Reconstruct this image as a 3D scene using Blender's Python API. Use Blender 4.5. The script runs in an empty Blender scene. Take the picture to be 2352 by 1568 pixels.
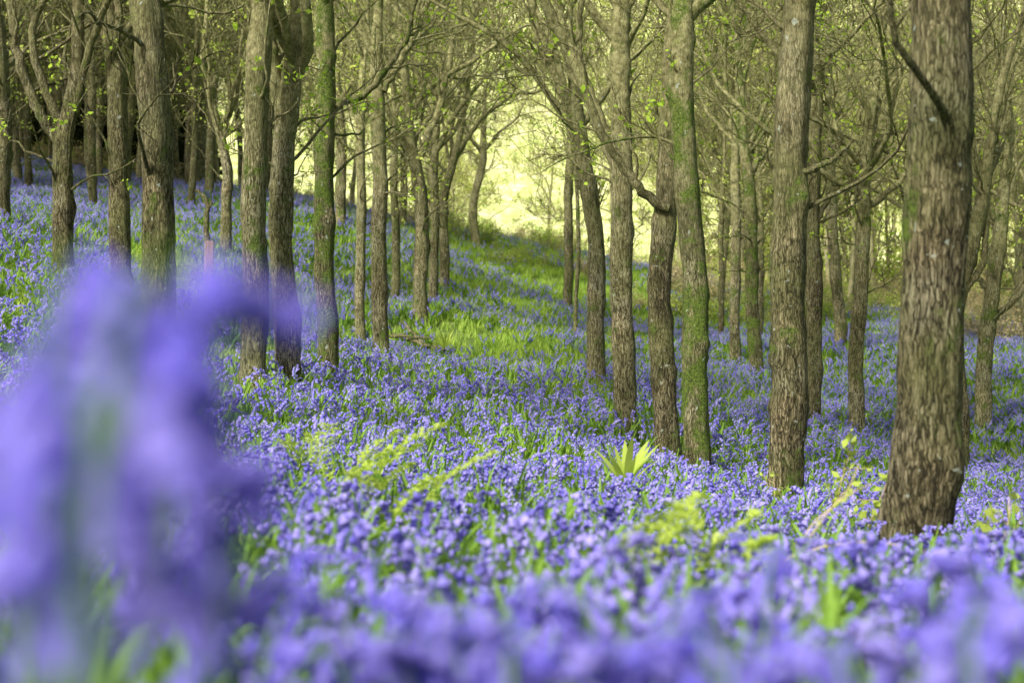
import bpy, math, random
import numpy as np
rng = np.random.default_rng(7)
random.seed(7)
scene = bpy.context.scene

# ------------------------------------------------------------------ helpers
def link(o, coll=None):
    (coll or scene.collection).objects.link(o); return o

def build(name, V, Q, M=None, mats=(), smooth=True):
    V = np.asarray(V, dtype=np.float32); Q = np.asarray(Q, dtype=np.int32)
    me = bpy.data.meshes.new(name)
    me.vertices.add(len(V)); me.vertices.foreach_set("co", V.ravel())
    me.loops.add(len(Q)*4); me.loops.foreach_set("vertex_index", Q.ravel())
    me.polygons.add(len(Q)); me.polygons.foreach_set("loop_start", np.arange(0, len(Q)*4, 4, dtype=np.int32))
    if M is not None: me.polygons.foreach_set("material_index", np.asarray(M, dtype=np.int32))
    me.polygons.foreach_set("use_smooth", np.full(len(Q), smooth, dtype=bool))
    for m in mats: me.materials.append(m)
    me.update(calc_edges=True); me.validate()
    return me

class MB:
    def __init__(s): s.V=[]; s.Q=[]; s.M=[]; s.n=0
    def add(s, V, Q, m):
        s.V.append(V); s.Q.append(np.asarray(Q)+s.n); s.M.append(np.full(len(Q), m)); s.n += len(V)
    def mesh(s, name, mats, smooth=True):
        return build(name, np.concatenate(s.V), np.concatenate(s.Q), np.concatenate(s.M), mats, smooth)
    def tube(s, P, R, sides, m=0, mod=None):
        P=np.asarray(P,float); n=len(P); R=np.broadcast_to(np.asarray(R,float),(n,))
        T=np.gradient(P,axis=0); T/= np.linalg.norm(T,axis=1)[:,None]+1e-9
        mean=T.mean(0); ref=np.array([1,0,0.]) if abs(mean[0])<.7*np.linalg.norm(mean)+1e-6 else np.array([0,1,0.])
        A=np.cross(T,ref); A/=np.linalg.norm(A,axis=1)[:,None]+1e-9
        B=np.cross(T,A)
        th=np.linspace(0,2*np.pi,sides,endpoint=False)
        RR=R[:,None]*np.ones(sides)[None]
        if mod is not None: RR=RR*mod(n,th)
        V=P[:,None]+RR[...,None]*(np.cos(th)[None,:,None]*A[:,None]+np.sin(th)[None,:,None]*B[:,None])
        i=np.arange(n-1)[:,None]*sides; j=np.arange(sides)[None]; k=(j+1)%sides
        Q=np.stack([i+j,i+k,i+sides+k,i+sides+j],-1).reshape(-1,4)
        s.add(V.reshape(-1,3),Q,m)
    def strip(s, P, W, side, m=0):
        P=np.asarray(P,float); W=np.asarray(W,float)[:,None]; side=np.asarray(side,float)
        n=len(P); V=np.concatenate([P-W*side,P+W*side]); i=np.arange(n-1)
        s.add(V,np.stack([i,i+1,n+i+1,n+i],-1),m)
    def leaves(s, C, size, m=1, droop=0.0):
        C=np.asarray(C,float); n=len(C)
        if n==0: return
        a=rng.normal(size=(n,3)); a[:,2]-=droop; a/=np.linalg.norm(a,axis=1)[:,None]
        b=np.cross(a,rng.normal(size=(n,3))); b/=np.linalg.norm(b,axis=1)[:,None]
        sz=size*rng.uniform(.6,1.3,(n,1))
        c=np.cross(a,b)*sz*.15
        V=np.stack([C, C+a*sz*.55+b*sz*.36+c, C+a*sz*1.1, C+a*sz*.5-b*sz*.36+c],1).reshape(-1,3)
        s.add(V,np.arange(4*n).reshape(-1,4),m)

def nrm(v): v=np.asarray(v,float); return v/(np.linalg.norm(v)+1e-9)

# ------------------------------------------------------------------ terrain height
CP = [ # x, y, z of ground
(1.85,6.5,-1.15),(2.21,11.5,-1.52),(1.97,15,-1.6),(1.76,16,-1.53),(1.36,17,-1.1),(1.25,21,-.72),(1.58,40,.72),
(1.34,30,-.1),(4.83,28,-.85),(4.72,30,-.62),(5.57,38,-.3),(4.66,22,-1.35),(5.33,22,-1.65),(7.39,32,-.15),(6.3,20,-2.0),(7.95,24,-1.65),
(-2.87,11.5,-.88),(-2.74,15,-.54),(-2.42,15.5,-.64),(-2.32,18,-.66),(-2.86,27,-.35),(-1.99,22,-.45),(-2.74,33,.35),(-1.78,28,.5),
(-1.72,31,.7),(-1.67,35,1.35),(-1.14,46,3.0),(-5.18,19,.6),(-5.97,19,.6),(-8.6,24,1.9),(-6.22,31,1.85),(-10.6,36,3.2),(-14.3,42,4.3),
(-4.55,38,3.0),(-9.5,42,4.4),(0,0,-.56),(0,1,-.58),(0,2,-.66),(0,4,-.86),(2,3,-.85),(-2,4,-.70),(1,2,-.68),(-1,2,-.62),(-3,8,-.55),(-4,11,-.35),(-1,9,-1.0),(1,9,-1.25),
(-.3,14,-1.0),(-20,30,4.0),(-25,60,8.5),(0,70,4.2),(20,50,.6),(20,20,-2.6),(10,0,-1.4),(-10,0,.8),(-6,6,.0),(20,80,2.5),(-30,95,11),(0,100,5),
(1.5,50,3.0),(6,48,1.5),(12,42,.4),(-3,52,4.0),(-10,12,1.1),(10,12,-2.0),(0,-8,-.2),(-12,-8,1.2),(12,-8,-1),(30,95,3),(35,0,-2),(-35,0,4)]
CP=np.array(CP)
def _u(r2): return np.where(r2>1e-12, .5*r2*np.log(np.maximum(r2,1e-12)), 0)
N=len(CP); D2=((CP[:,None,:2]-CP[None,:,:2])**2).sum(-1)
A=np.zeros((N+3,N+3)); A[:N,:N]=_u(D2)+np.eye(N)*2.0; A[:N,N]=1; A[:N,N+1:]=CP[:,:2]; A[N,:N]=1; A[N+1:,:N]=CP[:,:2].T
W=np.linalg.solve(A,np.concatenate([CP[:,2],[0,0,0]]))
def height(x,y):
    x=np.asarray(x,float); y=np.asarray(y,float)
    xc=np.clip(x,-36,36); yc=np.clip(y,-9,98)
    sh=xc.shape; xf=xc.ravel(); yf=yc.ravel(); out=np.zeros(xf.shape)
    for i in range(N): out+=W[i]*_u((xf-CP[i,0])**2+(yf-CP[i,1])**2)
    out+=W[N]+W[N+1]*xf+W[N+2]*yf
    out=out.reshape(sh)
    out=out+.035*np.sin(x*1.7+y*.6)*np.cos(y*1.3-x*.5)+.02*np.sin(x*3.1-y*2.3)
    t=np.clip((y-96)/125,0,1); out=out+56*t*t*(3-2*t)      # added rise, a bright backdrop standing in for the glow behind the wood
    return out
def h1(x,y): return float(height(np.array([x]),np.array([y]))[0])

# ------------------------------------------------------------------ materials
def newmat(name):
    m=bpy.data.materials.new(name); m.use_nodes=True
    nt=m.node_tree; nt.nodes.clear(); return m,nt,nt.nodes,nt.links
def ramp(n,stops):
    r=n.new('ShaderNodeValToRGB'); e=r.color_ramp.elements
    while len(e)<len(stops): e.new(.5)
    for i,(p,c) in enumerate(stops): e[i].position=p; e[i].color=(*c,1)
    return r
def mixc(n,l,f,a,b,mode='MIX'):
    x=n.new('ShaderNodeMix'); x.data_type='RGBA'; x.blend_type=mode
    for s,v in ((0,f),(6,a),(7,b)):
        if hasattr(v,'node'): l.new(v,x.inputs[s])
        elif s==0: x.inputs[0].default_value=v
        else: x.inputs[s].default_value=(*v,1)
    return x.outputs[2]
def noise(n,l,vec,scale,detail=4,rough=.55):
    t=n.new('ShaderNodeTexNoise'); t.inputs['Scale'].default_value=scale; t.inputs['Detail'].default_value=detail; t.inputs['Roughness'].default_value=rough
    if vec: l.new(vec,t.inputs['Vector'])
    return t
def mapping(n,l,vec,scale):
    m=n.new('ShaderNodeMapping'); m.inputs['Scale'].default_value=scale; l.new(vec,m.inputs['Vector']); return m.outputs[0]
def maprange(n,l,v,a,b,c=0,d=1):
    m=n.new('ShaderNodeMapRange'); l.new(v,m.inputs[0])
    for i,k in enumerate((a,b,c,d)): m.inputs[i+1].default_value=k
    return m.outputs[0]

def bark_mat(name, dark, mid, light, moss, lichen=.5, algae=.6):
    m,nt,n,l=newmat(name)
    tc0=n.new('ShaderNodeTexCoord').outputs['Object']; oi=n.new('ShaderNodeObjectInfo')
    off=n.new('ShaderNodeVectorMath'); off.operation='MULTIPLY_ADD'; l.new(oi.outputs['Location'],off.inputs[0]); off.inputs[1].default_value=(1.7,.9,0); l.new(tc0,off.inputs[2]); tc=off.outputs[0]
    wob=noise(n,l,tc,9,4).outputs['Color']
    wv=n.new('ShaderNodeVectorMath'); wv.operation='MULTIPLY_ADD'; l.new(wob,wv.inputs[0]); wv.inputs[1].default_value=(.045,.045,.16); l.new(tc,wv.inputs[2])
    v1=mapping(n,l,wv.outputs[0],(1,1,.13))
    ridges=noise(n,l,v1,50,9,.78).outputs[0]
    vor=n.new('ShaderNodeTexVoronoi'); vor.feature='DISTANCE_TO_EDGE'; vor.inputs['Scale'].default_value=62
    l.new(mapping(n,l,wv.outputs[0],(1,1,.16)),vor.inputs['Vector'])
    crack=maprange(n,l,vor.outputs['Distance'],0,.22,-.12,.02)
    hgt=n.new('ShaderNodeMath'); hgt.operation='ADD'; l.new(crack,hgt.inputs[0]); l.new(ridges,hgt.inputs[1])
    cr=ramp(n,[(.38,dark),(.50,mid),(.645,light)]); l.new(hgt.outputs[0],cr.inputs[0])
    big=noise(n,l,tc,2.2,5,.65).outputs[0]
    lm=maprange(n,l,big,.48,.66,0,lichen)
    lmm=n.new('ShaderNodeMath'); lmm.operation='MULTIPLY'; l.new(lm,lmm.inputs[0]); l.new(maprange(n,l,hgt.outputs[0],.40,.58),lmm.inputs[1])
    c=mixc(n,l,lmm.outputs[0],cr.outputs[0],(.60,.59,.43))
    dk=maprange(n,l,noise(n,l,mapping(n,l,tc,(1,1,.5)),3.7,6,.65).outputs[0],.36,.62,.45,1.15)
    x=n.new('ShaderNodeMix'); x.data_type='RGBA'; x.blend_type='MULTIPLY'; x.inputs[0].default_value=1; l.new(c,x.inputs[6]); l.new(dk,x.inputs[7]); c=x.outputs[2]
    # green film of algae, thicker higher up
    sep=n.new('ShaderNodeSeparateXYZ'); l.new(tc0,sep.inputs[0])
    gf=maprange(n,l,noise(n,l,tc,1.6,4).outputs[0],.38,.62,.08,.5)
    gm=n.new('ShaderNodeMath'); gm.operation='MULTIPLY'; l.new(gf,gm.inputs[0]); l.new(maprange(n,l,hgt.outputs[0],.38,.5,.3,1),gm.inputs[1])
    c=mixc(n,l,gm.outputs[0],c,(.22,.25,.08))
    up=maprange(n,l,sep.outputs[2],2.2,5,0,algae)
    alg=ramp(n,[(.38,(.18,.175,.06)),(.62,(.72,.70,.34))]); l.new(noise(n,l,tc,14,6,.7).outputs[0],alg.inputs[0])
    c=mixc(n,l,up,c,alg.outputs[0])
    mn=noise(n,l,tc,3.1,6,.7).outputs[0]
    mm=maprange(n,l,mn,.66-moss*.2,.75-moss*.2,0,.88)
    mc=ramp(n,[(.35,(.03,.06,.01)),(.65,(.18,.27,.035))]); l.new(noise(n,l,tc,45,4).outputs[0],mc.inputs[0])
    c=mixc(n,l,mm,c,mc.outputs[0])
    sp=noise(n,l,tc,15,3).outputs[0]; spm=maprange(n,l,sp,.68,.70,0,.7)
    c=mixc(n,l,spm,c,(.52,.60,.50))
    b=n.new('ShaderNodeBump'); b.inputs['Strength'].default_value=1; b.inputs['Distance'].default_value=.04; l.new(hgt.outputs[0],b.inputs['Height'])
    p=n.new('ShaderNodeBsdfPrincipled'); p.inputs['Roughness'].default_value=.9; p.inputs['Specular IOR Level'].default_value=.2
    l.new(c,p.inputs['Base Color']); l.new(b.outputs[0],p.inputs['Normal'])
    o=n.new('ShaderNodeOutputMaterial'); l.new(p.outputs[0],o.inputs[0]); return m

def leaf_mat(name, c1, c2, trans=.45, scale=4.0):
    m,nt,n,l=newmat(name)
    oi=n.new('ShaderNodeObjectInfo'); tc=n.new('ShaderNodeTexCoord').outputs['Object']
    nz=noise(n,l,tc,scale,3).outputs[0]
    a=n.new('ShaderNodeMath'); a.operation='MULTIPLY_ADD'; l.new(oi.outputs['Random'],a.inputs[0]); a.inputs[1].default_value=.5
    s=maprange(n,l,nz,.3,.7,0,.6); l.new(s,a.inputs[2])
    c=mixc(n,l,a.outputs[0],c1,c2)
    d=n.new('ShaderNodeBsdfDiffuse'); t=n.new('ShaderNodeBsdfTranslucent'); mx=n.new('ShaderNodeMixShader'); mx.inputs[0].default_value=trans
    l.new(c,d.inputs[0]); l.new(c,t.inputs[0]); l.new(d.outputs[0],mx.inputs[1]); l.new(t.outputs[0],mx.inputs[2])
    o=n.new('ShaderNodeOutputMaterial'); l.new(mx.outputs[0],o.inputs[0]); return m

BARK=bark_mat('oak_bark',(.022,.017,.010),(.19,.155,.085),(.62,.53,.34),.42,.4,.45)
BARK_M=bark_mat('mossy_bark',(.022,.02,.010),(.19,.165,.085),(.60,.53,.33),.95,.4)
BARK_L=bark_mat('lichen_bark',(.045,.038,.02),(.35,.30,.16),(.88,.81,.55),.5,.85,.8)
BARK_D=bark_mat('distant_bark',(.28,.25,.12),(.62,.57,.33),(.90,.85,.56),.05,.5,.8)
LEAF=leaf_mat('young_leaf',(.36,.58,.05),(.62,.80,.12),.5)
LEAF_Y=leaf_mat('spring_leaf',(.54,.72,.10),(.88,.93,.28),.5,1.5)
LEAF_D=leaf_mat('dark_thicket_leaf',(.035,.055,.02),(.08,.10,.035),.2)  # very dark leaf: gloom of the left wood put into the colour
GRASS=leaf_mat('grass_blade',(.28,.48,.06),(.60,.76,.17),.4)
STEM=leaf_mat('bluebell_leaf',(.11,.24,.03),(.32,.52,.09),.35)
BLUE=leaf_mat('bluebell_petal',(.125,.10,.72),(.62,.56,1.0),.38,40)
FERN=leaf_mat('fern_frond',(.42,.56,.07),(.68,.80,.20),.5)
DRY=leaf_mat('dry_bracken',(.54,.42,.20),(.82,.72,.42),.35)
# ground
GM,nt,n,l=newmat('woodland_floor')
tc=n.new('ShaderNodeTexCoord').outputs['Object']
g=ramp(n,[(.35,(.10,.19,.03)),(.52,(.20,.31,.06)),(.7,(.26,.21,.10))]); l.new(noise(n,l,tc,2.5,8,.7).outputs[0],g.inputs[0])
f=noise(n,l,tc,45,4).outputs[0]
c=mixc(n,l,maprange(n,l,f,.45,.7,0,.6),g.outputs[0],(.08,.075,.03))
glow_ramp=ramp(n,[(.40,(.40,.54,.13)),(.5,(.76,.82,.29)),(.60,(.94,.94,.54))]); l.new(noise(n,l,tc,.6,12,.8).outputs[0],glow_ramp.inputs[0])  # pale yellow of the added hillside: the far glow is put into this colour
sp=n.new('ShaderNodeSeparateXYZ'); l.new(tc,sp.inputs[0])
c=mixc(n,l,maprange(n,l,sp.outputs[1],84,94),c,glow_ramp.outputs[0])
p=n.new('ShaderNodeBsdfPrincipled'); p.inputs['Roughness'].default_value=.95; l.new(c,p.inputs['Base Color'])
b=n.new('ShaderNodeBump'); b.inputs['Distance'].default_value=.05; l.new(f,b.inputs['Height']); l.new(b.outputs[0],p.inputs['Normal'])
o=n.new('ShaderNodeOutputMaterial'); l.new(p.outputs[0],o.inputs[0])

# ------------------------------------------------------------------ ground sheet
u=np.linspace(-1,1,300); k=5.2
gx=400*np.sinh(k*u)/np.sinh(k); gy=400*np.sinh(k*u)/np.sinh(k)+12
X,Y=np.meshgrid(gx,gy); Z=height(X,Y); nn=300
i=np.arange(nn-1)[:,None]*nn+np.arange(nn-1)[None]
Q=np.stack([i,i+1,i+nn+1,i+nn],-1).reshape(-1,4)
link(bpy.data.objects.new('ground',build('ground',np.stack([X,Y,Z],-1).reshape(-1,3),Q,None,[GM])))

# ------------------------------------------------------------------ trees
def walk(p0,d,length,nseg,wob,up=0.0):
    P=[np.array(p0,float)]; d=nrm(d); st=length/nseg
    for _ in range(nseg):
        d=nrm(d+rng.normal(0,wob,3)+np.array([0,0,up])); P.append(P[-1]+d*st)
    return np.array(P)
def sprout(mb,P,R,level,n,t0,lenf,tips,opts,L):
    """children along the path P"""
    m=len(P)
    for _ in range(n):
        t=rng.uniform(t0,1.0); f=t*(m-1); a=int(min(f,m-2)); w=f-a
        p=P[a]*(1-w)+P[a+1]*w; r=(R[a]*(1-w)+R[a+1]*w)
        T=nrm(P[a+1]-P[a]); q=rng.normal(size=3); q-=q.dot(T)*T; q=nrm(q)
        d=nrm(T*rng.uniform(.35,1.0)+q*rng.uniform(.6,1.1)+np.array([0,0,opts['lift']]))
        ll=L*lenf*rng.uniform(.6,1.25)
        rr=max(r*rng.uniform(.35,.55),opts['tip']*1.3)
        ns=max(4,int(ll/opts['seg']))
        if level==1: ns=max(ns,9)
        C=walk(p,d,ll,ns,opts['wob'],.05)
        CR=np.linspace(rr,max(rr*.22,opts['tip']),len(C))
        mb.tube(C,CR,(7,5,4,3)[min(level,3)],0)
        if level<opts['depth']:
            sprout(mb,C,CR,level+1,opts['n'][level],.2,.5,tips,opts,ll)
        else: tips.extend(list(C[-max(2,len(C)//2):]))
DEF=dict(lift=.35,wob=.2,seg=.22,depth=3,n=[0,4,4,3],tip=.003)

def tree_mesh(name, ctrl, r0, fork, top, nl, bark, leafmat, leafn, leafs, limbs=(), sides=18, seg=.09, opts=DEF, lb=2.8):
    """ctrl: (height, dx) pairs above the ground; coordinates local to the base"""
    mb=MB(); hs=[-.4,0]+[c[0] for c in ctrl]; xs=[0,0]+[c[1] for c in ctrl]
    lasth=hs[-1]
    if top>lasth+.5:
        hs.append(top); xs.append(xs[-1]+rng.uniform(-.5,.5)+ (xs[-1]-xs[-2])*.5)
    H=np.arange(-.4,top,seg); x=np.interp(H,hs,xs)
    kk=max(3,int(.5/seg)); ker=np.hanning(kk+2)[1:-1]; ker/=ker.sum(); xp=np.pad(x,kk,mode='edge'); x=np.convolve(xp,ker,'same')[kk:-kk]
    ph=rng.uniform(0,6,4); A1=.012+.014*rng.random()
    x=x+A1*np.sin(H*1.9+ph[0])+.006*np.sin(H*4.3+ph[1]); y=A1*np.sin(H*1.5+ph[2])*1.5+.01*np.sin(H*3.7+ph[3])
    x-=np.interp(0,H,x)
    P=np.stack([x,y,H],1)
    R=np.where(H<fork, r0*(1-.14*np.clip(H,0,None)/fork), r0*.86*(1-.86*np.clip((H-fork)/(top-fork),0,1)**.55))
    R=R*(1+.14*np.exp(-np.clip(H,0,None)/.16))*(1+.035*np.sin(H*5+ph[1])+.025*np.sin(H*11+ph[2]))
    nb=int(14+2.5*top); bh=rng.uniform(.2,top,nb); bt=rng.uniform(0,6.28,nb); ba=rng.uniform(.08,.34,nb)*rng.choice([1,1,-.5],nb); bs=rng.uniform(.035,.15,nb)
    rn=rng.normal(0,1,(len(H),sides)); rn=(rn+np.roll(rn,1,0)+np.roll(rn,-1,0))/1.7
    def mod(n_,th):
        m=1+.03*np.sin(3*th+ph[0])[None]+.03*np.sin(5*th[None]+H[:,None]*.8)+.02*rn
        for a,b_,c_,d_ in zip(bh,bt,ba,bs):
            dt=np.angle(np.exp(1j*(th-b_)))
            m=m+c_*np.exp(-((H[:,None]-a)/d_)**2-(dt[None]/.45)**2)
        return m
    mb.tube(P,R,sides,0,mod)
    tips=[]
    for i in range(nl):
        t=rng.uniform(fork*.93,top*.85) if i>2 else fork*rng.uniform(.97,1.12)
        a=int(np.argmin(abs(H-t))); az=rng.uniform(0,6.28) if i>1 else (0.3+i*2.9+rng.uniform(-.5,.5))
        rr=R[a]*(rng.uniform(.42,.66) if i<3 else rng.uniform(.28,.5)); up=rng.uniform(.8,2.3)
        ll=lb*rng.uniform(.8,1.4)*(1.35 if i<3 else 1)
        C=walk(P[a],(math.cos(az),math.sin(az),up),ll,max(10,int(ll/.2)),.15,.05)
        CR=np.linspace(rr,rr*.2,len(C)); mb.tube(C,CR,9,0)
        sprout(mb,C,CR,1,opts['n'][1]+2,.15,.55,tips,opts,ll)
    for i in range(opts.get('low',6)):
        t=rng.uniform(fork*.5,fork*1.05); a=int(np.argmin(abs(H-t))); az=rng.uniform(0,6.28)
        C=walk(P[a],(math.cos(az),math.sin(az),.6),rng.uniform(.3,2.2),9,.22,.05); CR=np.linspace(r0*.16,.005,len(C)); mb.tube(C,CR,5,0)
        sprout(mb,C,CR,2,4,.3,.5,tips,opts,.9)
    for lp,ra,rb,ns in limbs:
        lp=np.array(lp,float); s=np.linspace(0,1,len(lp)); q=np.linspace(0,1,26)
        C=np.stack([np.interp(q,s,lp[:,j]) for j in range(3)],1)
        for _ in range(3):
            C[1:-1]=.25*C[:-2]+.5*C[1:-1]+.25*C[2:]
        C[1:-1]+=rng.normal(0,.012,(24,3)); CR=np.linspace(ra,rb,26); mb.tube(C,CR,10,0)
        ln=np.linalg.norm(np.diff(C,axis=0),axis=1).sum()
        if ns: sprout(mb,C,CR,1,ns,.3,.4,tips,opts,ln)
    if leafn and tips:
        tp=np.array(tips); nc=leafn//5+1; idx=rng.integers(0,len(tp),nc); cc=np.repeat(tp[idx],5,0)
        mb.leaves(cc+rng.normal(0,.06,cc.shape),leafs,1,.2)
    return mb.mesh(name,[bark,leafmat])

K=[ # x,y, r, fork, top, [(h,dx)], nlimbs, bark, limbs
(1.85,6.5,.150,4.2,9.5,[(1.1,.02),(2.6,.10)],6,BARK,[]),
(2.21,11.5,.148,4.8,10,[(2.1,.02),(4.2,.09)],6,BARK,[([(.12,-.05,2.9),(.35,-.1,2.98),(.52,-.1,3.15)],.028,.012,1)]),
(1.97,15,.142,5.0,10,[(2.4,-.07),(3.3,-.14),(5.2,-.2)],6,BARK_M,[]),
(1.76,16,.142,4.9,10,[(1.9,-.07),(3.1,-.02),(4.6,.07),(5.3,.17)],6,BARK,[([(-.02,-.1,2.95),(-.25,-.15,3.05),(-.5,-.2,3.35),(-.85,-.3,3.85),(-1.02,-.3,4.5),(-.98,-.3,5.4)],.06,.035,4)]),
(1.36,17,.140,4.6,10.5,[(1.8,-.02),(3.1,-.04),(4.1,-.07),(5.2,0)],7,BARK_L,[([(-.02,0,3.1),(-.35,.1,3.9),(-.6,.2,4.6),(-1.0,.2,5.3),(-1.15,.2,6.2)],.095,.06,5)]),
(1.25,21,.136,3.9,10,[(1.2,-.03),(2.5,-.06),(3.8,-.26),(4.5,-.35),(5.7,-.6)],7,BARK_L,[([(-.3,0,3.9),(-.5,0,4.5),(-.9,.1,5.4),(-1.1,.1,6.5)],.10,.05,5)]),
(1.58,40,.135,5.5,11,[(2,-.03)],7,BARK_L,[]),
(1.34,30,.045,4.5,7,[(3,.03)],4,BARK_L,[]),
(4.83,28,.137,4.1,10,[(4.1,-.17)],7,BARK_M,[([(-.17,0,4.1),(.4,0,5.0),(.6,.1,6.3)],.07,.04,5)]),
(4.72,30,.115,4.2,10,[(3,0)],7,BARK_L,[]),
(5.57,38,.08,4,9,[(3,0)],6,BARK,[]),
(4.66,22,.130,5.2,10,[(3.2,-.02),(6.6,0)],7,BARK,[([(0,0,3.2),(.5,0,4.0),(.9,.1,4.6)],.05,.02,4)]),
(5.33,22,.122,3.9,10,[(2.1,.05),(3.8,.11),(5.4,.28),(6.8,.45)],7,BARK_L,[([(.1,0,3.7),(-.3,0,4.7),(-.5,.1,5.8),(-.9,.1,7)],.07,.03,5),([(.1,0,3.6),(.7,0,4.1),(1.3,.1,5.0)],.06,.02,4)]),
(7.39,32,.135,4.5,10,[(1.9,-.1),(3.9,-.25)],7,BARK_L,[]),
(6.30,20,.118,4.0,9,[(2.4,-.03),(3.8,.25),(5.2,.5),(6.6,.9)],7,BARK,[([(0,0,2.6),(.35,0,3.1),(.4,0,4.3),(.7,.1,5.3)],.05,.03,5)]),
(7.95,24,.140,3.7,9.5,[(1.9,.05),(3.6,.3),(5.1,.45)],7,BARK_L,[([(.05,0,1.9),(.5,0,2.3),(1.0,0,2.9),(1.3,.1,4.0)],.06,.025,5),([(.1,0,2.5),(-.5,0,3.2),(-.6,0,4.3)],.05,.02,4)]),
(-2.87,11.5,.138,4.0,9.5,[(1.5,-.02),(2.4,.02),(3.25,-.07),(3.6,-.12)],6,BARK,[]),
(-2.74,15,.140,4.5,10,[(1.9,.02),(2.8,.05),(4.2,.09)],6,BARK_L,[]),
(-2.42,15.5,.140,3.3,10,[(1.5,-.07),(2.7,-.07),(3.1,-.02),(4.4,.12)],6,BARK_L,[([(-.04,0,2.9),(-.2,0,3.6),(-.22,0,4.4),(-.4,0,6)],.095,.06,4)]),
(-2.32,18,.132,4.7,10,[(1.4,-.05),(3.4,-.05),(5,-.03)],6,BARK_M,[([(0,0,3.5),(.5,0,3.7),(.95,0,4.3),(1.2,.1,5.2)],.05,.025,4)]),
(-2.86,27,.10,4.3,9.5,[(3.7,0),(5.3,.04),(7,.17)],7,BARK_L,[]),
(-1.99,22,.128,4.6,10.5,[(2.3,-.05),(5.8,-.07)],7,BARK_L,[([(0,0,4.3),(.5,0,5.2),(.9,.1,6.2)],.06,.03,5)]),
(-2.74,33,.10,4.5,10,[(3,0)],7,BARK_L,[]),
(-1.78,28,.150,3.2,10,[(2.4,-.03),(3.6,-.2),(5.4,-.4)],7,BARK_L,[([(-.1,0,3.2),(.35,0,4.2),(.6,0,5.4),(.9,.1,7)],.085,.045,6)]),
(-1.72,31,.105,3.6,10,[(3,0)],7,BARK_L,[([(0,0,3.4),(.5,0,4.4),(1.2,0,5.2),(1.9,.1,5.7)],.06,.03,6)]),
(-1.67,35,.130,2.8,10,[(2.3,0),(3.4,.3),(5,.6)],7,BARK_L,[([(.3,0,3.3),(.9,0,4.2),(1.7,0,4.8),(2.6,.1,4.9)],.07,.03,6)]),
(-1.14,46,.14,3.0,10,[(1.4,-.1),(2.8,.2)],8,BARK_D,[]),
(-5.18,19,.145,3.2,10,[(1.6,-.06),(3.1,-.12)],6,BARK,[]),
(-5.97,19,.145,2.0,9.5,[(1.9,0),(3.1,.17),(4.0,.2)],6,BARK,[([(0,0,1.9),(-.35,0,2.4),(-.6,.0,3.0),(-.8,.1,4.0)],.08,.05,4)]),
(-8.6,24,.13,3.6,10,[(2,.02)],6,BARK,[]),
(-6.22,31,.12,2.6,9.5,[(1.8,0),(2.8,-.19),(4.2,-.5)],7,BARK_L,[([(-.1,0,2.6),(.2,0,3.5),(.35,0,5)],.06,.03,5)]),
(-10.6,36,.11,4,10,[(2,0)],7,BARK,[]),
(-14.3,42,.11,4,10,[(2,0)],7,BARK,[]),
(-4.55,38,.145,3.4,10,[(2,0)],7,BARK_L,[]),
(-9.5,42,.12,4,10,[(2,0)],7,BARK,[]),
(9.6,34,.12,3.0,9,[(2,.1)],7,BARK_L,[]),
(11.3,31,.13,3.2,9.5,[(2,-.1)],7,BARK,[]),
(2.9,38,.10,3.6,9.5,[(2,.05)],7,BARK_L,[]),
(6.9,40,.13,3.4,9.5,[(2,.1)],7,BARK_L,[]),
(-3.4,44,.12,3.2,9.5,[(2,.1)],7,BARK_L,[]),
(-12.2,34,.12,3.4,9.5,[(2,.1)],7,BARK,[]),
(-11.8,40,.11,3.4,9.5,[(2,-.1)],7,BARK,[]),
(-8.6,38,.10,3.4,9.5,[(2,.1)],7,BARK,[]),
]
for (x,y,r,fork,top,ctrl,nl,bk,lm) in K:
    near=y<14
    op=dict(DEF); op['tip']=.004 if y<20 else .006
    if near or y<20: op['low']=4
    if y<8: op['low']=1
    if y>26: op['n']=[0,5,4,3]
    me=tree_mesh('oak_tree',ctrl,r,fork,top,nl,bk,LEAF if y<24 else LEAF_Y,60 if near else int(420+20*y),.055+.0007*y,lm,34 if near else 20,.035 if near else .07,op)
    ob=link(bpy.data.objects.new('oak_tree',me)); ob.location=(x,y,h1(x,y))

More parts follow.
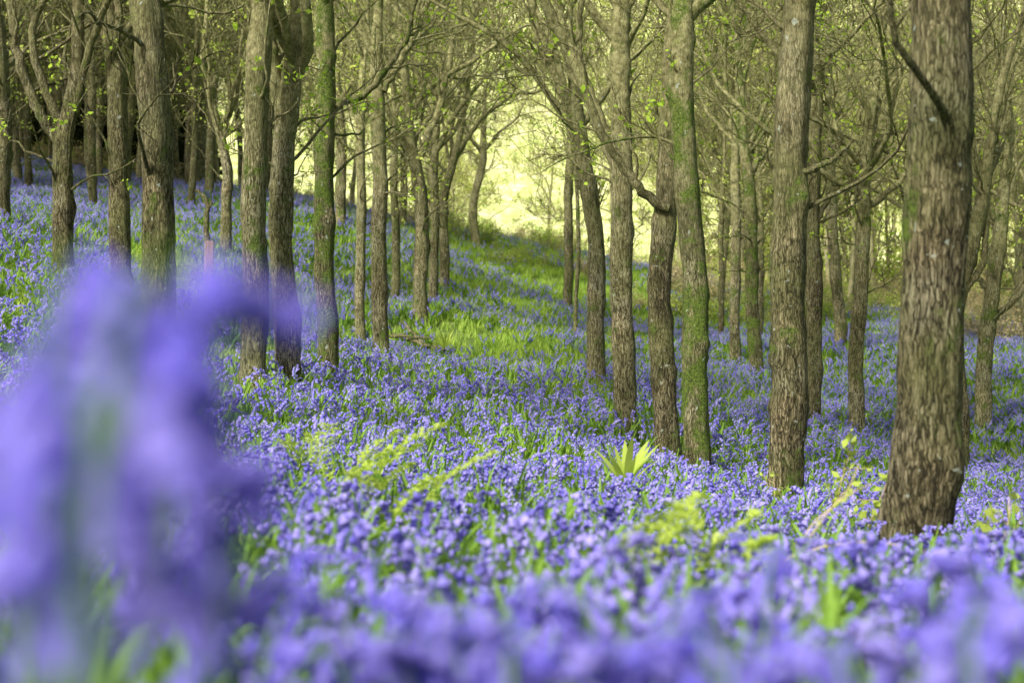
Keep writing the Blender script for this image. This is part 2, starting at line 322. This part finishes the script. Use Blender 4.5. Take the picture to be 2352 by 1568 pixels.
# ------------------------------------------------------------------ instancing
def proto_coll(name, meshes):
    c=bpy.data.collections.new(name)
    for i,m in enumerate(meshes):
        ob=bpy.data.objects.new('%s_p%02d'%(name,i),m); c.objects.link(ob)
    return c
def scatter(name, coll, pos, rot, scl, idx):
    n_=len(pos); me=bpy.data.meshes.new(name); me.vertices.add(n_); me.vertices.foreach_set('co',np.asarray(pos,np.float32).ravel())
    a=me.attributes.new('rot','FLOAT_VECTOR','POINT'); a.data.foreach_set('vector',np.asarray(rot,np.float32).ravel())
    a=me.attributes.new('scl','FLOAT','POINT'); a.data.foreach_set('value',np.asarray(scl,np.float32))
    a=me.attributes.new('idx','INT','POINT'); a.data.foreach_set('value',np.asarray(idx,np.int32))
    ob=link(bpy.data.objects.new(name,me))
    ng=bpy.data.node_groups.new(name,'GeometryNodeTree')
    ng.interface.new_socket('Geometry',in_out='INPUT',socket_type='NodeSocketGeometry'); ng.interface.new_socket('Geometry',in_out='OUTPUT',socket_type='NodeSocketGeometry')
    N_=ng.nodes; L_=ng.links
    gi=N_.new('NodeGroupInput'); go=N_.new('NodeGroupOutput'); ip=N_.new('GeometryNodeInstanceOnPoints')
    ci=N_.new('GeometryNodeCollectionInfo'); ci.inputs['Collection'].default_value=coll; ci.inputs['Separate Children'].default_value=True; ci.inputs['Reset Children'].default_value=True
    def at(nm,ty):
        q=N_.new('GeometryNodeInputNamedAttribute'); q.data_type=ty; q.inputs['Name'].default_value=nm
        return [s for s in q.outputs if s.enabled and s.name=='Attribute'][0]
    L_.new(gi.outputs[0],ip.inputs['Points']); L_.new(ci.outputs[0],ip.inputs['Instance']); ip.inputs['Pick Instance'].default_value=True
    L_.new(at('idx','INT'),ip.inputs['Instance Index']); L_.new(at('rot','FLOAT_VECTOR'),ip.inputs['Rotation']); L_.new(at('scl','FLOAT'),ip.inputs['Scale'])
    L_.new(ip.outputs[0],go.inputs[0])
    md=ob.modifiers.new('instances','NODES'); md.node_group=ng
    return ob

# ------------------------------------------------------------------ distant trees
op=dict(DEF); op.update(n=[0,5,4,3],tip=.009,seg=.3)
leafy=[]; bare=[]
for i in range(6):
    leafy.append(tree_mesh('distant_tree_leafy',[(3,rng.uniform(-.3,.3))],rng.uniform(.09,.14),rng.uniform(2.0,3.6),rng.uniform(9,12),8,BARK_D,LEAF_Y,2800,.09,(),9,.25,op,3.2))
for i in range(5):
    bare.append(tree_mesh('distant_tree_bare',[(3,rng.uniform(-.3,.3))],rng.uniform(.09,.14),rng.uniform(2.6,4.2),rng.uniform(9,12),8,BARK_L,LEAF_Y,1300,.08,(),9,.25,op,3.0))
cl=proto_coll('a_leafy',leafy); cb=proto_coll('b_bare',bare)
def place(n_,xr,yr,cond,mind,exist):
    out=[];tries=0
    while len(out)<n_ and tries<n_*60:
        tries+=1; y=rng.uniform(*yr); x=rng.uniform(*xr)
        if not cond(x,y): continue
        if any((x-a)**2+(y-b)**2<mind**2 for a,b in exist): continue
        exist.append((x,y)); out.append((x,y))
    return out
ex=[(t[0],t[1]) for t in K]
P1=place(64,(-30,-6),(36,66),lambda x,y: x>-.5*y-3 and x<-.16*y,1.5,ex)
P2=place(38,(3,34),(38,68),lambda x,y: x<.55*y+3 and x>.11*y,1.9,ex)
P3=place(20,(-22,22),(52,90),lambda x,y: abs(x+0.3)>1.8+.035*y and abs(x)<.5*y,2.2,ex)
P3+=place(12,(6,36),(68,92),lambda x,y: x>.1*y and x<.42*y,2.2,ex)
P5=place(7,(-5,5),(72,108),lambda x,y:abs(x+.5)>1.1,2.2,ex)
P4=place(40,(-80,80),(94,150),lambda x,y:abs(x)>5,3.0,ex)
P6=place(6,(9,22),(0,30),lambda x,y: abs(x)>.48*y+4,2.6,ex)
def inst(name,coll,pts,nproto,s=(.85,1.2)):
    p=np.array(pts); z=height(p[:,0],p[:,1]); k_=len(p)
    rot=np.stack([rng.normal(0,.03,k_),rng.normal(0,.03,k_),rng.uniform(0,6.28,k_)],1)
    return scatter(name,coll,np.stack([p[:,0],p[:,1],z-.05],1),rot,rng.uniform(*s,k_),rng.integers(0,nproto,k_))
inst('distant_woodland',cl,P2[::2]+P3+P4+P5,6)
inst('bare_woodland',cb,P1+P2[1::2]+P6,5)

# shrubs
shr=[];dk=[]
op['tip']=.005
for i in range(4):
    mb=MB(); tips=[]
    for j in range(22):
        az=rng.uniform(0,6.28); C=walk((rng.normal(0,.25),rng.normal(0,.25),-.1),(math.cos(az),math.sin(az),rng.uniform(.6,2.5)),rng.uniform(.7,1.6),9,.2,-.05)
        CR=np.linspace(.012,.004,len(C)); mb.tube(C,CR,4,0); sprout(mb,C,CR,2,4,.2,.4,tips,op,1.2)
    t=np.array(tips); ii=rng.integers(0,len(t),1400); mb.leaves(t[ii]+rng.normal(0,.08,(1400,3)),.06,1)
    shr.append(mb.mesh('shrub',[BARK_D,(LEAF,DRY,DRY,LEAF_Y)[i]]))
cs=proto_coll('c_shrub',shr)
P7=place(200,(-30,34),(43,62),lambda x,y:abs(x)<.6*y and not(x<-3.5 and y<56),.7,[])
P7+=place(24,(9,26),(36,44),lambda x,y:x>.27*y and x<.6*y,.9,[])
inst('undergrowth_shrubs',cs,P7,4,(.5,.95))
P9=place(26,(9,40),(58,74),lambda x,y:x>.13*y and x<.55*y,1.4,[])
inst('woodland_edge_bushes',cs,P9,4,(1.6,2.6))
for i in range(2):
    mb=MB(); mb.tube([(0,0,-.3),(0,0,9)],[.2,.03],8,0)
    k_=9000; t=rng.uniform(0,1,k_)**.7; hh=.3+ (1-t)*9.2; rad=(t*2.3+.15)*rng.uniform(.45,1.05,k_)**.5; az=rng.uniform(0,6.28,k_)
    rad*=1+.2*np.sin(az*5+hh*2.5)
    mb.leaves(np.stack([rad*np.cos(az),rad*np.sin(az),hh-.15*rad],1),.2,1,.3); dk.append(mb.mesh('dark_thicket_tree',[BARK_D,LEAF_D]))
cd=proto_coll('d_dark_thicket',dk)
P8=place(34,(-46,-14),(62,76),lambda x,y: x<-.23*y-1,2.4,[])
inst('added_dark_thicket',cd,P8,2,(1.0,1.4))  # added evergreens, placed to darken the wood at the back left

# ------------------------------------------------------------------ bluebells
def bluebell(mb,lod,ox=0,oy=0,oz=0,H=None,az=None):
    if H is None: H=rng.uniform(.33,.43)
    if az is None: az=rng.uniform(0,6.28)
    dr=np.array([math.cos(az),math.sin(az),0])
    ns=(10,6,4)[lod]; t=np.linspace(0,1,ns)
    lean=rng.uniform(.02,.07); nod=rng.uniform(.03,.06)
    P=np.array([ox,oy,oz])+dr*(lean*t+nod*np.clip((t-.62)/.38,0,1)**2)[:,None]+np.stack([0*t,0*t,H*(t-.16*np.clip((t-.8)/.2,0,1)**2)],1)
    mb.tube(P,np.linspace(.0032,.0016,ns)*(1,1.2,1.6)[lod],(5,3,3)[lod],0)
    nb=(rng.integers(8,12),rng.integers(8,11),6)[lod]; sc=(1.15,1.25,1.6)[lod]*rng.uniform(.9,1.1)
    sides=(6,5,4)[lod]
    prof=([(0,.002),(.003,.0052),(.010,.0062),(.0150,.0075),(.0172,.0115),(.0155,.0128)],[(0,.003),(.008,.0064),(.017,.0115)],[(0,.004),(.016,.0105)])[lod]
    t0=1-.15/H
    for b in range(nb):
        tt=t0+(1-t0)*b/(nb-1); f=tt*(ns-1); a=int(min(f,ns-2)); p=P[a]+(P[a+1]-P[a])*(f-a)
        aa=az+rng.normal(0,1.0); out=np.array([math.cos(aa),math.sin(aa),0])
        ax=nrm(out*rng.uniform(.3,.9)+np.array([0,0,-1.0+.5*(tt>.93)])); q=p+out*.010*sc
        pr=np.array([(pp[0],pp[1]) for pp in prof])*sc*(1-.25*(tt>.9))
        mb.tube(q+ax*pr[:,:1],pr[:,1],sides,1)
    for _ in range((6,5,4)[lod]):
        a2=rng.uniform(0,6.28); o2=np.array([math.cos(a2),math.sin(a2),0]); L=rng.uniform(.24,.40)
        s=np.linspace(0,1,(7,4,3)[lod]); bend=rng.uniform(.2,.7)
        C=np.array([ox,oy,oz])+o2*(L*bend*s**1.6)[:,None]+np.stack([0*s,0*s,L*(s-.45*bend*s**2.5)],1)
        w=(.003+.0055*np.sin(np.pi*np.clip(s,.05,.97)))*(1,1.2,1.6)[lod]
        mb.strip(C,w,np.cross(o2,[0,0,1]),0)
protos=[]
for lod,cnt in ((0,9),(1,9),(2,9)):
    L=[]
    for i in range(cnt):
        mb=MB()
        if lod<2: bluebell(mb,lod)
        else:
            for _ in range(3): bluebell(mb,2,*rng.normal(0,.1,2))
        L.append(mb.mesh('bluebell',[STEM,BLUE],lod<2))
    protos.append(proto_coll('e_bb%d'%lod,L))

def nz(x,y,s=0): return (np.sin(1.9*x+.7*y+s)+np.sin(-1.1*x+1.6*y+1.3+s)+np.sin(2.9*x-2.3*y+2*s)+np.sin(.5*x+.9*y+3+s))/4
PT=[(-.3,26,2.1,6.0,.9),(1.5,32,2.8,5.5,.8),(-4.7,24,1.6,4.5,.85),(-6.3,27,1.8,3.8,.95),(-3.4,9.2,.8,1.5,.9),(-3.6,17,.9,2.2,.7),(4,25,1.2,2.5,.45),(0,43,6,6,.75),(-.2,36,2.2,5,.7),(-2.2,9.3,.5,.7,.5),
    (8,36,4,5,.55),(5.5,45,6,6,.6),(-8,33,2,3,.4)]
def green(x,y):
    g=np.zeros_like(x)
    for cx,cy,rx,ry,s in PT: g=np.maximum(g,s*np.exp(-((x-cx)/rx)**2-((y-cy)/ry)**2))
    return np.clip(g*(1+.4*nz(x*2.1,y*1.4,4)),0,.95)
def field(y0,y1,a,b,dens):
    w=a*y1+b; n_=int(2*w*(y1-y0)*dens); x=rng.uniform(-w,w,n_); y=rng.uniform(y0,y1,n_); k_=abs(x)<a*np.maximum(y,0)+b
    return x[k_],y[k_]
def place_field(name,coll,np_,x,y,s0,s1,tilt=.1):
    k_=len(x); z=height(x,y)
    rot=np.stack([rng.normal(0,tilt,k_),rng.normal(0,tilt,k_),rng.uniform(0,6.28,k_)],1)
    scatter(name,coll,np.stack([x,y,z-.01],1),rot,rng.uniform(s0,s1,k_),rng.integers(0,np_,k_))
def bb(x,y):
    pr=(1-green(x,y))*np.clip(.78+.5*nz(x*1.3,y*1.1)+.45*nz(x*4,y*3,2),.2,1); k_=rng.random(len(x))<pr
    for t in K: k_&=((x-t[0])**2+(y-t[1])**2)>(t[2]*1.1)**2
    return x[k_],y[k_]
x,y=bb(*field(-2,8.5,.5,1.4,84)); k_=(x*x+y*y>.8**2); x,y=x[k_],y[k_]
place_field('bluebell_carpet',protos[0],9,x,y,.6,1.12,.15)
x,y=bb(*field(8.5,21,.48,1.6,72)); place_field('bluebell_carpet',protos[1],9,x,y,.6,1.2,.15)
x,y=bb(*field(21,62,.48,2,30)); k_=rng.random(len(x))<np.where(y>42,np.where(x>-3,.3,.9),1); place_field('bluebell_carpet',protos[2],9,x[k_],y[k_],.7,1.15)
# the tall stems beside the camera on the left, and the nearest clumps in front  (x, y, height of the top of the flower head)
TL=[(-.130,.36,.028),(-.155,.40,.038),(-.112,.38,-.012),(-.150,.52,.015),(-.145,.46,-.02),(-.180,.5,.045),(-.125,.58,-.055),(-.200,.55,.04),(-.150,.44,.0),(-.175,.58,-.005),
    (-.170,.62,-.04),(-.225,.65,.005),(-.19,.7,-.055),(-.26,.8,.0),(-.22,.9,-.07),
    (.0,.85,-.19),(.14,.9,-.18),(.26,.85,-.19),(.02,.95,-.19),(-.20,.8,-.12),(-.28,.85,-.09),(.2,1.05,-.18),(.36,1.1,-.17),(-.05,1.1,-.20),(.32,.95,-.18),(-.32,1.1,-.12),(.42,1.3,-.18),
    (.1,1.2,-.20),(.5,1.4,-.19),(-.4,1.2,-.14),(-.25,1.35,-.19),(.24,1.4,-.21),(.43,1.05,-.18),(.38,1.25,-.18),(.30,.8,-.16),(.27,.75,-.165),(.20,.75,-.165),(.1,.78,-.17),(.25,.72,-.15),(.17,.82,-.17)]
for i in range(120):
    b_=rng.uniform(.85,2.3); a_=rng.uniform(-.40,.44)*b_; TL.append((a_,b_,-b_*rng.uniform(.155,.25)-.02+.02*rng.random()))
mb=MB()
for a_,b_,c_ in TL:
    g_=h1(a_,b_); bluebell(mb,0,a_,b_,g_,max(.25,(c_-g_)/.87),math.pi/2+rng.normal(0,.5) if b_<.8 else None)
link(bpy.data.objects.new('bluebell_clump',mb.mesh('bluebell_clump',[STEM,BLUE])))

# grass
gp=[]
for i in range(5):
    mb=MB()
    for _ in range(26):
        a2=rng.uniform(0,6.28); o2=np.array([math.cos(a2),math.sin(a2),0]); L=rng.uniform(.14,.33); s=np.linspace(0,1,4); bend=rng.uniform(.2,.9)
        c0=np.array([*rng.normal(0,.08,2),0]); C=c0+o2*(L*bend*s**1.7)[:,None]+np.stack([0*s,0*s,L*(s-.4*bend*s**2)],1)
        mb.strip(C,np.array([.004,.006,.005,.0008])*1.1,np.cross(o2,[0,0,1]),0)
    gp.append(mb.mesh('grass',[GRASS],False))
cg=proto_coll('f_grass',gp)
def gr(x,y):
    k_=rng.random(len(x))<np.clip(np.where(y<7,.16,.30)+.25*nz(x*1.7,y*1.5,5)+green(x,y)*1.1,0,1); return x[k_],y[k_]
x,y=gr(*field(-2,21,.49,1.5,36)); place_field('grass',cg,5,x,y,.6,1.1)
x,y=gr(*field(21,58,.49,2,20)); place_field('grass',cg,5,x,y,.7,1.3)

# ------------------------------------------------------------------ ferns and small plants
def fern(x,y,nf,L,az0,h=.0):
    mb=MB()
    for i in range(nf):
        az=az0+rng.normal(0,1.0); o2=np.array([math.cos(az),math.sin(az),0]); ll=L*rng.uniform(.7,1.1); s=np.linspace(0,1,22); ar=rng.uniform(.4,.8)
        C=o2*(ll*ar*s**1.4)[:,None]+np.stack([0*s,0*s,ll*(1.05*s-.3*s**3)],1)+rng.normal(0,.06,3)*[1,1,0]
        C[-5:]+=o2[None]*np.array([0,.002,-.002,-.012,-.025])[:,None]
        mb.tube(C,np.linspace(.004,.0015,22),4,0); side=np.cross(o2,[0,0,1])
        for k2 in range(7,21):
            w=.34*ll*math.sin(math.pi*(.12+.85*(1-s[k2])))*.45*rng.uniform(.6,1)
            for sg in (-1,1):
                q=np.linspace(0,1,5); d=nrm(side*sg+o2*.3+np.array([0,0,rng.uniform(-.1,.7)]))
                PP=C[k2]+d*(w*q)[:,None]; mb.strip(PP,(.005*np.array([.7,1,.8,.6,.1])+.001),nrm(np.cross(d,[0,0,1])),0)
                for q2 in (.2,.4,.6,.8):
                    for s2 in (-1,1):
                        e=nrm(np.cross(d,[0,0,1])*s2+d*.5+rng.normal(0,.3,3)); b0=C[k2]+d*w*q2; mb.strip([b0,b0+e*.011,b0+e*.024*(1.1-q2*.6)],[.005,.005,.0008],d,0)
    ob=link(bpy.data.objects.new('fern',mb.mesh('fern',[FERN],False))); ob.location=(x,y,h1(x,y)+h)
fern(-.80,6.0,5,.66,.2); fern(-.92,6.8,4,.64,0.1); fern(-.45,5.3,5,.60,-.3); fern(.22,3.7,4,.54,.5); fern(.42,4.2,2,.54,1.0); fern(.5,3.4,2,.5,2)
def broad(x,y,nf,L,w,name,h=.1):
    mb=MB()
    for i in range(nf):
        az=i*2.4+rng.uniform(-.3,.3); o2=np.array([math.cos(az),math.sin(az),0]); s=np.linspace(0,1,9); ll=L*rng.uniform(.7,1.1); b_=rng.uniform(.2,.75)
        C=o2*(ll*b_*s**1.3)[:,None]+np.stack([0*s,0*s,h+ll*(s-.35*b_*s**2)],1)
        mb.strip(C,w*np.sin(np.pi*(.06+.93*s))**.8,np.cross(o2,[0,0,1]),0)
    mb.tube([(0,0,-.02),(0,0,h+.05)],[.008,.006],6,0)
    ob=link(bpy.data.objects.new(name,mb.mesh(name,[FERN],True))); ob.location=(x,y,h1(x,y))
broad(.76,9.5,14,.44,.026,'broad_leaved_plant',.22)
broad(-1.26,26.5,26,.55,.018,'daffodil_leaves',.0)
def sapling(x,y,H,nlv):
    mb=MB(); P=walk((0,0,0),(.1,0,1),H,10,.08,.1); mb.tube(P,np.linspace(.006,.002,11),5,0); tips=[]
    for i in range(6):
        C=walk(P[4+i],(rng.normal(),rng.normal(),.6),.13,4,.2); mb.tube(C,np.linspace(.003,.001,5),4,0); tips+=list(C[1:])
    tips+=list(P[6:]); t=np.array(tips); ii=rng.integers(0,len(t),nlv); mb.leaves(t[ii]+rng.normal(0,.012,(nlv,3)),.05,1)
    ob=link(bpy.data.objects.new('sapling',mb.mesh('sapling',[DRY,FERN]))); ob.location=(x,y,h1(x,y))
sapling(1.55,7.0,.68,46); sapling(1.62,6.7,.5,30); sapling(1.9,5.6,.46,24); sapling(2.05,11.0,.5,26)
for (x,y) in ((.75,4.6),(.9,4.9)):
    mb=MB()
    for i in range(3):
        C=walk((0,0,0),(rng.normal(),rng.normal(0,.4),1.8),.7,14,.12,-.12); mb.tube(C,np.linspace(.004,.0018,15),5,0); mb.leaves(C[6::3],.035,1)
    ob=link(bpy.data.objects.new('bramble',mb.mesh('bramble',[DRY,FERN]))); ob.location=(x,y,h1(x,y))
for (x,y,s) in ((-6.3,25.5,.75),(-5.7,24.5,.6),(-6.9,26.5,.8),(-5.2,27,.5)):
    ob=link(bpy.data.objects.new('leafy_bush',shr[0])); ob.location=(x,y,h1(x,y)-.1); ob.scale=(s,s,s*.55); ob.rotation_euler=(0,0,x*7)
# broken dead sapling trunk and post
mb=MB(); C=np.array([(0,0,-.2),(.02,0,.5),(-.02,0,1.0),(.03,0,1.35),(-.04,0,1.55),(-.22,0,1.68)]); s=np.linspace(0,1,6); q=np.linspace(0,1,24)
C=np.stack([np.interp(q,s,C[:,j]) for j in range(3)],1)+rng.normal(0,.008,(24,3)); mb.tube(C,np.linspace(.07,.03,24),10,0); mb.tube([(.02,0,1.3),(.1,0,1.42),(.08,0,1.5)],[.04,.03,.008],7,0)
ob=link(bpy.data.objects.new('broken_dead_tree',mb.mesh('broken_dead_tree',[BARK_L]))); ob.location=(-6.05,28.2,h1(-6.05,28.2)+.15)
import bmesh
bm=bmesh.new(); bmesh.ops.create_cube(bm,size=1)
for v in bm.verts: v.co=(v.co.x*.16,v.co.y*.14,v.co.z*1.0+.35)
top=[f for f in bm.faces if f.normal.z>.9]; r_=bmesh.ops.inset_region(bm,faces=top,thickness=.025)
for f in bm.faces:
    if f.normal.z>.9 and f.calc_area()<.013: bmesh.ops.translate(bm,verts=f.verts[:],vec=(0,0,.04))
bmesh.ops.bevel(bm,geom=bm.edges[:],offset=.008,segments=1,affect='EDGES')
me=bpy.data.meshes.new('wooden_post'); bm.to_mesh(me); bm.free()
WM,nt,n,l=newmat('weathered_wood'); tc=n.new('ShaderNodeTexCoord').outputs['Object']; rr=ramp(n,[(.3,(.38,.25,.15)),(.7,(.66,.48,.32))]); l.new(noise(n,l,mapping(n,l,tc,(1,1,.1)),30).outputs[0],rr.inputs[0]); p=n.new('ShaderNodeBsdfPrincipled'); p.inputs['Roughness'].default_value=.85; l.new(rr.outputs[0],p.inputs['Base Color']); o=n.new('ShaderNodeOutputMaterial'); l.new(p.outputs[0],o.inputs[0])
me.materials.append(WM); ob=link(bpy.data.objects.new('wooden_post',me)); ob.location=(-5.90,27.6,h1(-5.9,27.6)); ob.rotation_euler=(0,.03,.3)
# fallen branches
mb=MB()
for (a,b_,r_) in (((-2.25,27,.0),(-1.2,25.6,.0),.05),((-2.1,27.3,.1),(-1.35,25.4,.03),.035),((-2.4,26.6,.05),(-1.5,26.2,.12),.03)):
    q=np.linspace(0,1,14); C=np.array(a)+(np.array(b_)-np.array(a))*q[:,None]; C[:,2]+=height(C[:,0],C[:,1])+.26+rng.normal(0,.012,14); C[:,0]+=rng.normal(0,.012,14)
    mb.tube(C,np.linspace(r_,r_*.5,14),8,0)
link(bpy.data.objects.new('fallen_branches',mb.mesh('fallen_branches',[BARK_L])))

# ------------------------------------------------------------------ light, sky, camera
el,az=math.radians(42),math.radians(-140)   # azimuth measured from +Y towards +X
w=bpy.data.worlds.new("World"); scene.world=w; w.use_nodes=True
nt=w.node_tree; bg=nt.nodes['Background']; sky=nt.nodes.new('ShaderNodeTexSky'); sky.sky_type='NISHITA'; sky.sun_disc=False
sky.sun_elevation=el; sky.sun_rotation=az; sky.dust_density=5.5; sky.air_density=1.0; sky.ozone_density=.6
nt.links.new(sky.outputs[0],bg.inputs[0]); bg.inputs[1].default_value=.15
sd=bpy.data.lights.new('sun','SUN'); sd.energy=5.0; sd.angle=math.radians(6); sd.color=(1,.97,.89)
so=link(bpy.data.objects.new('sun',sd))
from mathutils import Vector
sv=Vector((math.sin(az)*math.cos(el),math.cos(az)*math.cos(el),math.sin(el))); so.rotation_euler=sv.to_track_quat('Z','Y').to_euler()
cam=bpy.data.cameras.new('camera'); co=link(bpy.data.objects.new('camera',cam)); co.location=(0,0,0); co.rotation_euler=(math.radians(90),0,0)
cam.lens=50; cam.sensor_width=36; cam.clip_start=.02; cam.clip_end=1500
cam.dof.use_dof=True; cam.dof.focus_distance=14; cam.dof.aperture_fstop=2.7
scene.camera=co
scene.view_settings.view_transform='Standard'; scene.view_settings.look='None'; scene.view_settings.exposure=0
